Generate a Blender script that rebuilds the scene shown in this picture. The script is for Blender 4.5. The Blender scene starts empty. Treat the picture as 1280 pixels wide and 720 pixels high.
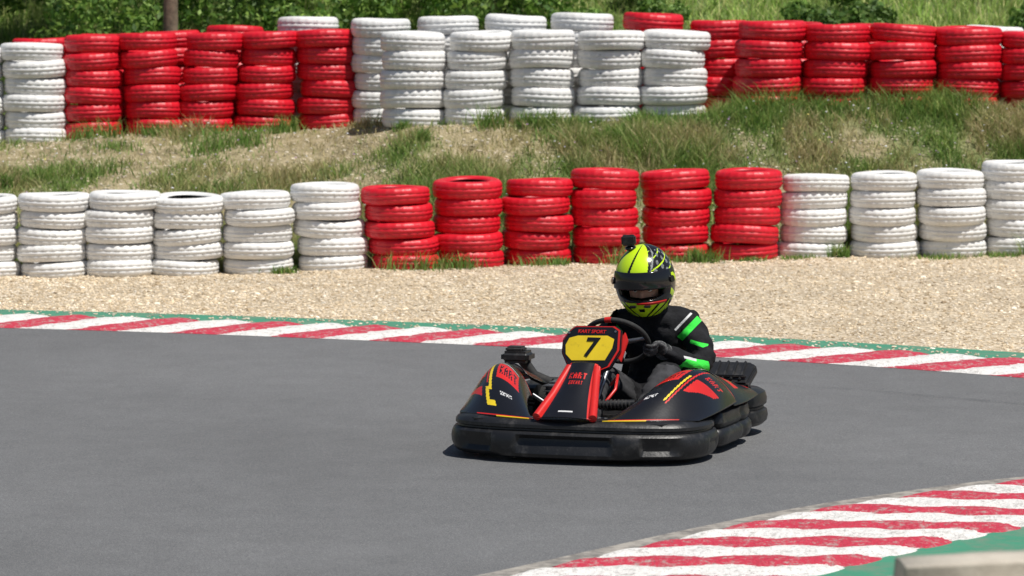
import bpy, bmesh, math, random
import numpy as np
from mathutils import Vector, Matrix, Euler
random.seed(7); rng=np.random.default_rng(7)
scene=bpy.context.scene
C=bpy.context

# ------------------------------------------------------------------ helpers
def link(o,parent=None):
    scene.collection.objects.link(o)
    if parent: o.parent=parent
    return o
def empty(name,loc=(0,0,0),rotz=0):
    e=bpy.data.objects.new(name,None); e.location=loc; e.rotation_euler=(0,0,rotz); e.empty_display_size=.2
    return link(e)
def np_mesh(name,V,F,mats=(),smooth=False,col=None,midx=None):
    V=np.asarray(V,dtype=np.float32); F=np.asarray(F,dtype=np.int32)
    me=bpy.data.meshes.new(name); k=F.shape[1]
    me.vertices.add(len(V)); me.vertices.foreach_set('co',V.ravel())
    me.loops.add(F.size); me.polygons.add(len(F))
    me.polygons.foreach_set('loop_start',np.arange(0,F.size,k,dtype=np.int32))
    me.polygons.foreach_set('loop_total',np.full(len(F),k,dtype=np.int32))
    me.loops.foreach_set('vertex_index',F.ravel())
    if midx is not None: me.polygons.foreach_set('material_index',np.asarray(midx,dtype=np.int32))
    me.polygons.foreach_set('use_smooth',np.full(len(F),smooth))
    if col is not None:
        a=me.color_attributes.new('Col','FLOAT_COLOR','POINT')
        c=np.ones((len(V),4),dtype=np.float32); c[:,:3]=col; a.data.foreach_set('color',c.ravel())
    for m in mats: me.materials.append(m)
    me.update(calc_edges=True); me.validate()
    return me
def obj(name,me,parent=None,loc=None,rot=None):
    o=bpy.data.objects.new(name,me)
    if loc is not None:o.location=loc
    if rot is not None:o.rotation_euler=rot
    return link(o,parent)
def grid_faces(nu,nv,wrapu=False,wrapv=False):
    iu=np.arange(nu if wrapu else nu-1); iv=np.arange(nv if wrapv else nv-1)
    A,B=np.meshgrid(iu,iv,indexing='ij'); A=A.ravel();B=B.ravel()
    A2=(A+1)%nu;B2=(B+1)%nv
    return np.stack([A*nv+B,A2*nv+B,A2*nv+B2,A*nv+B2],1)
def catmull(P,n=12):
    P=[np.array(p,float) for p in P]; P=[2*P[0]-P[1]]+P+[2*P[-1]-P[-2]]
    out=[]
    for i in range(1,len(P)-2):
        p0,p1,p2,p3=P[i-1:i+3]
        for j in range(n):
            t=j/n
            out.append(.5*((2*p1)+(-p0+p2)*t+(2*p0-5*p1+4*p2-p3)*t*t+(-p0+3*p1-3*p2+p3)*t**3))
    out.append(P[-2]); return np.array(out)
def resample(P,step):
    d=np.r_[0,np.cumsum(np.linalg.norm(np.diff(P,axis=0),axis=1))]
    s=np.arange(0,d[-1],step)
    return np.stack([np.interp(s,d,P[:,k]) for k in range(P.shape[1])],1),s
def normals2d(P):
    T=np.gradient(P,axis=0); T/=np.linalg.norm(T,axis=1)[:,None]
    return np.stack([-T[:,1],T[:,0]],1)
def sstep(x): x=np.clip(x,0,1); return x*x*(3-2*x)
_g=np.random.default_rng(3).random((256,256))
def vnoise(x,y,sc=1.0):
    x=np.asarray(x)*sc+37.3;y=np.asarray(y)*sc+11.7
    xi=np.floor(x).astype(int);yi=np.floor(y).astype(int);fx=sstep(x-xi);fy=sstep(y-yi)
    g=lambda a,b:_g[a%256,b%256]
    return (g(xi,yi)*(1-fx)+g(xi+1,yi)*fx)*(1-fy)+(g(xi,yi+1)*(1-fx)+g(xi+1,yi+1)*fx)*fy
def fbm(x,y,sc=1.0): return .5*vnoise(x,y,sc)+.3*vnoise(x,y,sc*2.1)+.2*vnoise(x,y,sc*4.3)

# ------------------------------------------------------------------ materials
def base_mat(name):
    m=bpy.data.materials.new(name); m.use_nodes=True
    nt=m.node_tree; b=nt.nodes['Principled BSDF']; return m,nt,b
def coords(nt,world=True):
    if world: return nt.nodes.new('ShaderNodeNewGeometry').outputs['Position']
    return nt.nodes.new('ShaderNodeTexCoord').outputs['Object']
def noise(nt,co,scale,detail=4,rough=.6):
    n=nt.nodes.new('ShaderNodeTexNoise'); n.inputs['Scale'].default_value=scale
    n.inputs['Detail'].default_value=detail; n.inputs['Roughness'].default_value=rough
    nt.links.new(co,n.inputs['Vector']); return n.outputs['Fac']
def ramp(nt,fac,stops,interp='LINEAR'):
    r=nt.nodes.new('ShaderNodeValToRGB'); r.color_ramp.interpolation=interp
    e=r.color_ramp.elements
    while len(e)<len(stops): e.new(.5)
    for i,(p,c) in enumerate(stops):
        e[i].position=p; c=c if hasattr(c,'__len__') else (c,c,c); e[i].color=(*c[:3],1)
    nt.links.new(fac,r.inputs['Fac']); return r.outputs['Color']
def mix(nt,fac,a,b,mode='MIX'):
    n=nt.nodes.new('ShaderNodeMix'); n.data_type='RGBA'; n.blend_type=mode
    for s,v in ((n.inputs[0],fac),(n.inputs[6],a),(n.inputs[7],b)):
        if isinstance(v,(int,float)): s.default_value=v
        elif isinstance(v,tuple): s.default_value=(*v[:3],1)
        else: nt.links.new(v,s)
    return n.outputs[2]
def bump(nt,b,h,strength,dist=.01):
    n=nt.nodes.new('ShaderNodeBump'); n.inputs['Strength'].default_value=strength; n.inputs['Distance'].default_value=dist
    nt.links.new(h,n.inputs['Height']); nt.links.new(n.outputs['Normal'],b.inputs['Normal'])
def mth(nt,op,a,b_=None):
    n=nt.nodes.new('ShaderNodeMath'); n.operation=op
    for i,v in enumerate((a,b_)):
        if v is None: continue
        if isinstance(v,(int,float)): n.inputs[i].default_value=v
        else: nt.links.new(v,n.inputs[i])
    return n.outputs[0]
def worn(name,col,dirt,lo=.55,hi=.72,scale=9,rough=.5,bumps=.2,amount=1.0,world=True,metal=0,fine=60,scuff=0):
    m,nt,b=base_mat(name); co=coords(nt,world)
    f=ramp(nt,noise(nt,co,scale,6,.7),[(lo,0.),(hi,amount)])
    v=ramp(nt,noise(nt,co,scale*.4,3),[(.3,tuple(c*.85 for c in col)),(.7,col)])
    c=mix(nt,f,v,dirt)
    if scuff:
        f2=ramp(nt,noise(nt,co,scale*5,4,.8),[(.61,0.),(.69,scuff)])
        c=mix(nt,f2,c,tuple(k*.35 for k in dirt))
    nt.links.new(c,b.inputs['Base Color'])
    b.inputs['Roughness'].default_value=rough; b.inputs['Metallic'].default_value=metal
    if bumps: bump(nt,b,noise(nt,co,fine,4),bumps,.004)
    return m
M={}
M['tw']=worn('tyre_white_paint',(.82,.81,.79),(.36,.34,.31),.54,.82,5,.5,.5,.6,scuff=.65)
M['tr']=worn('tyre_red_paint',(.66,.008,.022),(.18,.015,.02),.57,.80,6,.42,.5,.65,scuff=.6)
M['tb']=worn('beige_concrete',(.58,.52,.43),(.36,.31,.25),.45,.65,9,.8,.5,.6)
M['rub']=worn('black_rubber',(.018,.018,.018),(.07,.065,.06),.55,.75,12,.8,.3,.6,False)
M['blk']=worn('black_plastic',(.010,.010,.011),(.085,.080,.075),.53,.76,13,.42,.35,.65,False)
M['body']=worn('black_gloss_bodywork',(.009,.009,.011),(.05,.05,.05),.6,.85,8,.24,.1,.5,False)
M['yel']=worn('yellow_decal',(.78,.57,.02),(.3,.22,.02),.58,.75,18,.35,.0,.7,False)
M['red']=worn('red_decal',(.60,.018,.014),(.14,.01,.01),.58,.78,18,.35,.0,.7,False)
M['wht']=worn('white_decal',(.70,.70,.70),(.25,.25,.25),.58,.75,18,.35,.0,.7,False)
M['met']=worn('steel',(.30,.30,.31),(.06,.05,.045),.45,.75,20,.38,.1,.7,False,.9)
M['glove']=worn('glove_fabric',(.03,.03,.032),(.22,.22,.22),.5,.62,22,.7,.4,.8,False)
M['neon']=worn('neon_yellow_helmet',(.60,.86,.02),(.35,.5,.01),.6,.9,10,.2,.0,.4,False)
M['hblk']=worn('helmet_black',(.010,.010,.010),(.04,.04,.04),.6,.9,10,.18,.0,.4,False)
M['hgry']=worn('helmet_grey',(.28,.30,.29),(.08,.08,.08),.45,.6,26,.2,.0,.9,False)
M['skin']=worn('skin',(.45,.25,.18),(.38,.19,.13),.4,.8,14,.5,.05,.6,False)
M['hair']=worn('dark_hair',(.02,.012,.008),(.04,.02,.012),.4,.8,40,.6,.3,.6,False)
M['wood']=worn('bark',(.24,.18,.12),(.08,.06,.04),.4,.65,12,.9,.8,.9)
M['conc']=worn('dusty_concrete_edge',(.36,.33,.29),(.14,.13,.12),.42,.6,9,.9,.5,.9)
M['green']=worn('green_paint',(.05,.25,.15),(.17,.20,.15),.46,.70,5,.75,.5,.8)
def glass_mat():
    m,nt,b=base_mat('tinted_visor'); b.inputs['Base Color'].default_value=(.008,.008,.010,1)
    b.inputs['Roughness'].default_value=.10; return m
M['vis']=glass_mat()
BX=.15
def suitmat():
    m,nt,b=base_mat('race_suit'); co=coords(nt,False)
    base=mix(nt,ramp(nt,noise(nt,co,14,5),[(.4,0.),(.7,1.)]),(.0065,.0065,.008),(.017,.017,.020))
    def band(c,r,n,w):
        n=Vector(n).normalized()
        d=nt.nodes.new('ShaderNodeVectorMath'); d.operation='SUBTRACT'; nt.links.new(co,d.inputs[0]); d.inputs[1].default_value=c
        l=nt.nodes.new('ShaderNodeVectorMath'); l.operation='LENGTH'; nt.links.new(d.outputs[0],l.inputs[0])
        q=nt.nodes.new('ShaderNodeVectorMath'); q.operation='DOT_PRODUCT'; nt.links.new(d.outputs[0],q.inputs[0]); q.inputs[1].default_value=tuple(n)
        return mth(nt,'MULTIPLY',mth(nt,'LESS_THAN',l.outputs['Value'],r),mth(nt,'LESS_THAN',mth(nt,'ABSOLUTE',q.outputs['Value']),w))
    def union(L_):
        f=None
        for a in L_:
            k=band(*a); f=k if f is None else mth(nt,'MAXIMUM',f,k)
        return f
    g=union([((BX+.245,1.12,.625),.095,(1,.15,-.95),.018),((BX+.30,1.07,.54),.05,(.25,0,1),.010),
             ((BX-.20,1.16,.63),.08,(1,0,1),.012),
             ((BX+.275,.97,.415),.105,(-.25,.55,1),.024),((BX+.30,1.01,.355),.07,(.2,.9,.8),.016),
             ((BX-.27,.98,.43),.09,(.2,.55,1),.018),
             ((BX+.15,1.08,.36),.10,(1,0,.35),.008)])
    w_=union([((BX+.205,1.11,.655),.07,(1,.15,-.95),.006),((BX+.26,.93,.455),.06,(-.2,.55,1),.008)])
    c=mix(nt,g,base,(.05,.74,.07)); c=mix(nt,w_,c,(.6,.6,.6))
    nt.links.new(c,b.inputs['Base Color']); b.inputs['Roughness'].default_value=.88
    b.inputs['Specular IOR Level'].default_value=.25
    bump(nt,b,noise(nt,co,24,5),.6,.014); return m
M['suit']=suitmat()
M['trou']=worn('grey_trousers',(.045,.045,.05),(.014,.014,.016),.42,.62,10,.9,.6,.9,False,fine=25)
def vcol_mat(name,rough=.6,trans=True):
    m,nt,b=base_mat(name); a=nt.nodes.new('ShaderNodeAttribute'); a.attribute_name='Col'
    nt.links.new(a.outputs['Color'],b.inputs['Base Color']); b.inputs['Roughness'].default_value=rough
    if trans:
        t=nt.nodes.new('ShaderNodeBsdfTranslucent'); nt.links.new(a.outputs['Color'],t.inputs['Color'])
        mx=nt.nodes.new('ShaderNodeMixShader'); mx.inputs[0].default_value=.35
        out=nt.nodes['Material Output']
        nt.links.new(b.outputs[0],mx.inputs[1]); nt.links.new(t.outputs[0],mx.inputs[2]); nt.links.new(mx.outputs[0],out.inputs[0])
    return m
M['leaf']=vcol_mat('foliage'); M['grass']=vcol_mat('grass_blades',.7); M['stone']=vcol_mat('gravel_stones',.85,False)
def asphalt():
    m,nt,b=base_mat('asphalt'); co=coords(nt)
    fine=ramp(nt,noise(nt,co,150,3,.7),[(.3,(.074,.075,.078)),(.52,(.125,.126,.129)),(.72,(.24,.24,.236))])
    big=ramp(nt,noise(nt,co,.3,5,.5),[(.35,.90),(.65,1.08)])
    c=mix(nt,1.,fine,big,'MULTIPLY')
    mid=ramp(nt,noise(nt,co,3.5,5,.65),[(.35,.93),(.65,1.06)])
    c=mix(nt,1.,c,mid,'MULTIPLY')
    fl=ramp(nt,noise(nt,co,70,2,.9),[(.70,0.),(.76,.5)]); c=mix(nt,fl,c,(.30,.29,.27))
    nt.links.new(c,b.inputs['Base Color']); b.inputs['Roughness'].default_value=.85
    bump(nt,b,noise(nt,co,130,3),.5,.004); return m
M['asph']=asphalt()
def skid():
    m,nt,b=base_mat('rubber_skid'); co=coords(nt)
    b.inputs['Base Color'].default_value=(.07,.07,.072,1); b.inputs['Roughness'].default_value=.75
    a=ramp(nt,noise(nt,co,1.6,6,.75),[(.45,.0),(.75,.35)]); nt.links.new(a,b.inputs['Alpha']); return m
M['skid']=skid()
def kerbmat():
    m,nt,b=base_mat('kerb_paint'); uv=nt.nodes.new('ShaderNodeUVMap'); co=coords(nt)
    sep=nt.nodes.new('ShaderNodeSeparateXYZ'); nt.links.new(uv.outputs[0],sep.inputs[0])
    nz=mth(nt,'MULTIPLY',mth(nt,'SUBTRACT',noise(nt,co,16,5,.8),.5),.24)
    ph=mth(nt,'FRACT',mth(nt,'ADD',sep.outputs[0],nz))
    f=mth(nt,'GREATER_THAN',ph,.5)
    c=mix(nt,f,(.72,.70,.67),(.48,.024,.055))
    d=ramp(nt,noise(nt,co,22,6,.8),[(.51,0.),(.63,.8)])
    c=mix(nt,d,c,(.38,.35,.32))
    d2=ramp(nt,noise(nt,co,60,4,.8),[(.57,0.),(.66,.7)])
    c=mix(nt,d2,c,(.16,.14,.13))
    nt.links.new(c,b.inputs['Base Color']); b.inputs['Roughness'].default_value=.8
    bump(nt,b,noise(nt,co,40,5),1.,.016); return m
M['kerb']=kerbmat()
def groundmat():
    m,nt,b=base_mat('gravel_and_earth'); co=coords(nt)
    a=nt.nodes.new('ShaderNodeAttribute'); a.attribute_name='Col'
    sp=nt.nodes.new('ShaderNodeSeparateColor'); nt.links.new(a.outputs['Color'],sp.inputs[0])
    v=nt.nodes.new('ShaderNodeTexVoronoi'); v.inputs['Scale'].default_value=38; nt.links.new(co,v.inputs['Vector'])
    sv=nt.nodes.new('ShaderNodeSeparateColor'); nt.links.new(v.outputs['Color'],sv.inputs[0])
    g=ramp(nt,sv.outputs[0],[(0,(.31,.235,.15)),(.35,(.48,.38,.255)),(.7,(.58,.475,.335)),(1,(.72,.63,.50))])
    g=mix(nt,1.,g,ramp(nt,noise(nt,co,1.0,5,.65),[(.3,.80),(.7,1.12)]),'MULTIPLY')
    e=ramp(nt,noise(nt,co,6,6,.7),[(.3,(.15,.125,.065)),(.5,(.28,.23,.125)),(.7,(.46,.38,.25))])
    gr=ramp(nt,noise(nt,co,3,6,.7),[(.35,(.08,.125,.03)),(.65,(.16,.20,.06))])
    c=mix(nt,sp.outputs[0],g,e); c=mix(nt,sp.outputs[1],c,gr)
    nt.links.new(c,b.inputs['Base Color']); b.inputs['Roughness'].default_value=.9
    bump(nt,b,v.outputs['Distance'],.8,.02); return m
M['ground']=groundmat()

# ------------------------------------------------------------------ layout curves
outer=catmull([(-40,20),(-25,24.2),(-14,25.8),(-8,26.1),(-5.2,25.85),(-3.63,25.51),(-2.46,25.17),(-1.32,24.75),(0,24.2),(1.26,23.58),(2.35,22.93),(3.17,22.32),(4.3,21.35),(6,19.6),(8,16.8),(9.6,13),(10.5,8),(10.8,0),(10.9,-10)],10)
inner=catmull([(-7,-2),(-5.6,3),(-3.6,8),(-1.7,12.1),(-.6,14.1),(.02,14.92),(.45,15.5),(.90,16.10),(1.36,16.66),(1.80,17.1),(2.54,17.72),(3.3,18.05),(4.2,18.0),(5.2,17.4),(6.3,16),(7.2,13.5),(7.6,9),(7.6,-2)],10)
def yk(x): return np.interp(x,outer[:,0],outer[:,1])+1.40
LX=[-14,-4.5,-3.85,-3.29,-2.73,-2.15,-1.56,-.96,-.38,.24,.8,1.42,2.04,2.63,3.25,3.84,4.42,14]
LY=[29.5,30.15,30.2,30.2,30.25,30.35,30.5,30.55,30.75,30.95,31.05,31.25,31.25,31.4,31.4,31.45,31.6,33]
def lowY(x): return np.interp(x,LX,LY)
def lowZ(x): return np.interp(x,[-4,4.5],[0.0,.08])
def upY(x): return np.interp(x,[-14,-4.6,-1.8,-.9,5,14],[34.6,34.9,35.2,33.95,33.9,34.5])
def upZ(x): return np.interp(x,[-5,-4.4,-4.0,-1.8,-.9,1.6,2.4,5],[.88,.90,.96,1.02,1.10,1.15,1.24,1.24])
def height(x,y):
    x=np.asarray(x,float);y=np.asarray(y,float)
    d=y-yk(x)
    z=lowZ(x)*sstep(d/4.5)+sstep(d/.6)*(.05*(fbm(x,y,1.0)-.5))
    a=lowY(x)+.30; b=upY(x)-.42
    k=np.clip((y-a)/(b-a),0,1)
    z=z+(upZ(x)-lowZ(x))*(.65*k+.35*sstep(k))
    z=z+np.where((k>0)&(k<1),.14*(fbm(x,y,1.6)-.5)+.05*(vnoise(x,y,6)-.5),0)*np.sin(np.pi*k)
    e=np.clip(y-(upY(x)+1.3),0,None)
    z=z+np.minimum(e*.33,8)+ sstep(e/3)*.5*(fbm(x,y,.25)-.5)
    return z
xs=np.r_[-400,-200,-100,-60,-40,-28,-20,-15,np.arange(-11,11.01,.11),15,20,28,40,60,100,200,400]
ys=np.r_[-300,-150,-60,-20,0,8,14,18,np.arange(20,40.01,.11),np.arange(40.6,60,.8),65,75,90,130,200,400,800]
X,Y=np.meshgrid(xs,ys,indexing='ij'); Z=height(X,Y)
bankm=sstep((Y-(lowY(X)-.05+.35*(fbm(X,Y,3)-.5)))/.35)
gm=sstep((fbm(X,Y,1.1)+.16*np.clip(X/4,-.5,1)-.42)/.12)*bankm*.9
gm=np.maximum(gm,sstep((Y-(upY(X)+.9))/.6))
col=np.stack([bankm.ravel(),gm.ravel(),0*gm.ravel()],1)
obj('ground',np_mesh('ground',np.stack([X.ravel(),Y.ravel(),Z.ravel()],1),grid_faces(len(xs),len(ys)),[M['ground']],True,col))
def ngon(name,pts,z,mat):
    me=bpy.data.meshes.new(name); me.from_pydata([(p[0],p[1],z) for p in pts],[],[list(range(len(pts)))]); me.materials.append(mat)
    return obj(name,me)
no=normals2d(outer)
ngon('asphalt_track',[tuple(p+n*.1) for p,n in zip(outer,no)]+[(-40,-10)],.004,M['asph'])
def strip(name,path,side,o0,o1,z,mat,step=.1):
    P,s=resample(path,step); N=normals2d(P)*side
    V=[];
    for o in (o0,o1): V.append(np.c_[P+N*o,np.full(len(P),z)])
    V=np.stack(V,1).reshape(-1,3)
    return obj(name,np_mesh(name,V,grid_faces(len(P),2),[mat]))
def kerb(name,path,side,w,per,skew,s_off,hmax,rh,wav,wf_):
    P,s=resample(path,.03); N=normals2d(P)*side; nt_=34
    t=np.linspace(0,1,nt_)
    S,T=np.meshgrid(s,t,indexing='ij')
    ph=(S+skew*T*w+s_off)/per+wav*np.sin(T*w*2*math.pi*wf_+S*.9)+.05*(fbm(S,T*w,2.5)-.5)
    prof=np.where(T<.9,hmax*sstep(T/.9)*.9,0)
    ridge=rh*(.5+.5*np.cos(2*math.pi*(ph*2-.5)))**.7
    edge=sstep(T/.05)*sstep((1-T)/.05)
    Zz=.006+edge*(prof+ridge+.010*(fbm(S,T*w,14)-.5))
    Zz=np.maximum(Zz,.006)
    Px=P[:,None,0]+N[:,None,0]*(T*w); Py=P[:,None,1]+N[:,None,1]*(T*w)
    V=np.stack([Px.ravel(),Py.ravel(),Zz.ravel()],1)
    F=grid_faces(len(s),nt_)
    if side<0: F=F[:,::-1]
    me=np_mesh(name,V,F,[M['kerb']],True)
    uvl=me.uv_layers.new(name='UVMap'); li=np.zeros(len(me.loops),dtype=np.int32); me.loops.foreach_get('vertex_index',li)
    uv=np.stack([ph.ravel()[li],T.ravel()[li]],1).astype(np.float32); uvl.data.foreach_set('uv',uv.ravel())
    return obj(name,me)
sel=outer[(outer[:,0]>-14)&(outer[:,1]>6)]
kerb('kerb',sel,1,.84,.76,-.45,.15,.012,.022,.03,3)
strip('green_painted_strip',sel,1,.82,1.28,.010,M['green'])
seli=inner[(inner[:,1]>9)]
kerb('kerb',seli,-1,1.06,.66,-.72,.38,.010,.020,.060,2.8)
strip('green_painted_strip',seli,-1,1.02,2.4,.009,M['green'])
strip('concrete_edge',seli,1,-.02,.10,.008,M['conc'])
strip('rubber_skid_mark',sel[sel[:,0]>1.2],-1,1.15,1.25,.0075,M['skid'])
inn=inner; ni=normals2d(inn)
gmat,nt,b=base_mat('infield_grass'); co=coords(nt)
nt.links.new(ramp(nt,noise(nt,co,5,6,.7),[(.35,(.05,.09,.02)),(.65,(.2,.19,.09))]),b.inputs['Base Color']); b.inputs['Roughness'].default_value=.9
ngon('infield_grass',[tuple(p-n*.5) for p,n in zip(inn,ni)],.0055,gmat)

# ------------------------------------------------------------------ tyre stacks
def tyre_template(seg=72):
    pr=[(.168,-.050),(.19,-.066),(.215,-.0715),(.222,-.0685),(.228,-.0718),(.256,-.0705),(.272,-.064),(.282,-.052),(.288,-.037),(.290,-.024),(.2845,-.020),(.2845,-.014),(.291,-.010),(.291,.010),(.2845,.014),(.2845,.020),(.290,.024),(.288,.037),(.282,.052),(.272,.064),(.256,.0705),(.228,.0718),(.222,.0685),(.215,.0715),(.19,.066),(.168,.050),(.172,.044),(.20,.050),(.255,.05),(.272,.0),(.255,-.05),(.20,-.050),(.172,-.044)]
    n=len(pr); V=[]
    for i in range(seg):
        a=2*math.pi*i/seg
        for j,(r,z) in enumerate(pr):
            if .258<r and j<20 and abs(z)>.021 and i%3==0: r-=.008
            V.append((r*math.cos(a),r*math.sin(a),z))
    F=grid_faces(seg,n,True,True); jj=np.tile(np.arange(n),seg)
    mi=np.where(jj>=25,1,0)
    return np.array(V),F,mi
TV,TF,TM=tyre_template()
def stack(x,y,z,dia,h,n,mat,jit=.012):
    Vs=[];Fs=[];Ms=[]; th=h/n
    sx=random.gauss(0,.008); sy=random.gauss(0,.006)
    for i in range(n):
        A=Matrix.Rotation(random.uniform(0,6.28),3,'Z')
        B=Matrix.Rotation(random.gauss(0,.022),3,'X')@Matrix.Rotation(random.gauss(0,.022),3,'Y')
        R=np.array(B@A); k=dia/.58*random.uniform(.955,1.02)
        T=TV*np.array([k,k,th/.144*random.uniform(.98,1.04)])
        T=T*np.array([1+random.gauss(0,.008),1,1])
        ang=np.arctan2(T[:,1],T[:,0]); T[:,2]+=.004*np.sin(ang*2+random.uniform(0,6))
        T=T@R.T+np.array([random.gauss(0,jit)+sx*(i-n/2),random.gauss(0,jit)+sy*(i-n/2),th*(i+.5)])
        Vs.append(T);Fs.append(TF+len(TV)*i);Ms.append(TM)
    me=np_mesh('tyre_stack',np.concatenate(Vs),np.concatenate(Fs),[mat,M['rub']],True,None,np.concatenate(Ms))
    return obj('tyre_stack',me,None,(x,y,z))
W,Rd=M['tw'],M['tr']
low=[(-5.03,.68,W),(-4.45,.69,W),(-3.85,.70,W),(-3.29,.71,W),(-2.73,.67,W),(-2.15,.69,W),(-1.56,.745,W),(-.96,.71,Rd),(-.38,.755,Rd),(.22,.745,Rd),(.80,.815,Rd),(1.42,.79,Rd),(2.04,.785,Rd),(2.63,.735,W),(3.25,.745,W),(3.84,.755,W),(4.43,.82,W),(5.02,.75,W),(5.6,.75,W),(6.2,.75,Rd),(6.8,.75,Rd),(7.4,.75,Rd),(-5.6,.7,Rd),(-6.2,.7,Rd),(-6.8,.7,Rd),(-7.4,.7,Rd)]
for x,h,m in low: stack(x,float(lowY(x)),float(lowZ(x))-.02,.605,h,5,m)
up=[(-4.62,.98,W,.64,6),(-4.07,1.0,Rd,.58,6),(-3.51,1.0,Rd,.58,6),(-2.94,.98,Rd,.56,6),(-2.39,.98,Rd,.57,6),(-1.80,.98,Rd,.60,6),
(-.93,.90,W,.63,5),(-.33,.89,W,.61,5),(.28,.89,W,.61,5),(.92,.87,W,.64,5),(1.53,.86,W,.64,5),
(2.42,.86,Rd,.65,5),(3.05,.83,Rd,.64,5),(3.67,.83,Rd,.64,5),(4.29,.80,Rd,.63,5),(4.9,.76,Rd,.62,5),(5.5,.75,Rd,.6,5),(6.1,.75,Rd,.6,5),(6.7,.75,W,.6,5),(7.3,.75,W,.6,5),(-5.2,.96,W,.6,6),(-5.8,.96,W,.6,6),(-6.4,.96,W,.6,6),(-7.,.96,W,.6,6)]
for x,h,m,d,n in up: stack(x,float(upY(x)),float(upZ(x))-.02,d,h,n,m)
back=[(-4.62,1.02,Rd),(-4.0,.99,Rd),(-3.36,1.0,Rd),(-2.74,1.04,Rd),(-2.02,1.10,W),(-1.27,1.04,W),(-.61,1.03,W),(.03,1.03,W),(.68,1.03,W),(1.36,1.02,Rd),(2.0,.90,Rd),(2.7,.84,Rd),(3.35,.82,Rd),(4.0,.80,Rd),(4.62,.80,W),(5.3,.75,Rd),(6,.75,Rd)]
for x,h,m in back: stack(x,float(upY(x))+.64,float(upZ(x))-.02,.60,h,6 if h>.92 else 5,m)
def barrier():
    bm=bmesh.new(); bmesh.ops.create_cube(bm,size=1)
    for v in bm.verts:
        top=v.co.z>0; v.co=Vector((v.co.x*(1.10 if top else 1.3),v.co.y*(.30 if top else .5),1.045 if top else 0))
    bmesh.ops.bevel(bm,geom=bm.edges[:],offset=.07,segments=5,affect='EDGES')
    bmesh.ops.subdivide_edges(bm,edges=bm.edges[:],cuts=3,use_grid_fill=True)
    for v in bm.verts: v.co.z+=.03*(float(fbm(v.co.x*1.0,v.co.y,6))-.5)*(v.co.z>.5)
    me=bpy.data.meshes.new('concrete_barrier'); bm.to_mesh(me); bm.free(); me.materials.append(M['tb'])
    for p in me.polygons:p.use_smooth=True
    return obj('concrete_barrier',me,None,(1.47,9.0,0),(0,math.radians(-.7),math.radians(4)))
barrier()

# ------------------------------------------------------------------ vegetation and stones
def blades(name,P,h,w,lean,colr,mat):
    n=len(P); a=rng.random(n)*6.283; dx=np.cos(a);dy=np.sin(a)
    b=rng.random(n)*6.283; L=lean*rng.random(n)*h
    base=P; side=np.stack([dx,dy,0*dx],1)*w[:,None]*.5
    ln=np.stack([np.cos(b)*L,np.sin(b)*L,0*L],1)
    up_=np.stack([0*h,0*h,h],1)
    V=np.stack([base-side,base+side,base+side*.8+up_*.55+ln*.35,base-side*.8+up_*.55+ln*.35,base+up_+ln],1)
    i=np.arange(n)[:,None]*5
    F=np.concatenate([i+np.array([[0,1,2]]),i+np.array([[0,2,3]]),i+np.array([[3,2,4]])])
    col=np.repeat(colr,5,axis=0)
    return obj(name,np_mesh(name,V.reshape(-1,3),F,[mat],False,col))
def pick(n,cols,p):
    k=rng.choice(len(cols),n,p=p); c=np.array(cols)[k]*rng.uniform(.7,1.3,(n,1)); return c
N=130000; x=rng.uniform(-6.5,6.5,N); a=lowY(x)+.1; b_=upY(x)-.1; y=a+(b_-a)*rng.random(N)
d=fbm(x,y,1.1)+.13*np.clip(x/4,-.4,1); keep=rng.random(N)<np.clip((d-.34)*3.8,.12,.95)
x=x[keep];y=y[keep];d=d[keep]; n=len(x)
g=np.clip((fbm(x+50,y,1.7)+.12*np.clip(x/4,-.4,1)-.41)*5+rng.normal(0,.35,n),0,1)[:,None]
c=pick(n,[(.14,.25,.045),(.21,.33,.07),(.33,.39,.11)],[.4,.35,.25])*g+pick(n,[(.56,.47,.25),(.46,.39,.20),(.35,.34,.13)],[.35,.3,.35])*(1-g)
h=rng.uniform(.02,.09,n)*(1+1.5*np.clip(d-.45,0,.4)/.2)
blades('grass',np.stack([x,y,height(x,y)-.005],1),h,rng.uniform(.006,.013,n),1.2,c,M['grass'])
cx=np.r_[rng.uniform(-7,7,22),rng.uniform(-7,7,90)]; cy=np.r_[lowY(cx[:22])-.32+rng.normal(0,.03,22),np.zeros(90)]
cy[22:]=lowY(cx[22:])+.4+(upY(cx[22:])-lowY(cx[22:])-.75)*np.r_[rng.random(62),np.full(28,.97)]
NT=18000; k=rng.integers(0,len(cx),NT); R_=rng.uniform(.03,.16,len(cx))[k]
x=cx[k]+rng.normal(0,1,NT)*R_; y=cy[k]+rng.normal(0,1,NT)*R_*.6; hh=rng.uniform(.05,.24,len(cx))[k]*rng.uniform(.4,1.1,NT)
blades('grass_tufts',np.stack([x,y,height(x,y)-.005],1),hh,rng.uniform(.006,.013,NT),1.0,pick(NT,[(.12,.24,.04),(.20,.33,.07),(.36,.38,.14)],[.45,.35,.2]),M['grass'])
N=75000; x=rng.uniform(-7,8,N); y=upY(x)+1.0+rng.random(N)**1.2*6
patch_=fbm(x,y,1.4)[:,None]
blades('meadow_grass',np.stack([x,y,height(x,y)],1),rng.uniform(.06,.20,N),rng.uniform(.008,.02,N),1.1,pick(N,[(.24,.37,.07),(.35,.46,.12),(.50,.50,.20)],[.35,.4,.25])*(.6+patch_),M['grass'])
N=420; x=rng.uniform(-6,6,N); y=lowY(x)+.5+(upY(x)-lowY(x)-.9)*rng.random(N); z=height(x,y)+rng.uniform(.05,.14,N)
ph=(1+5**.5)/2
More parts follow.
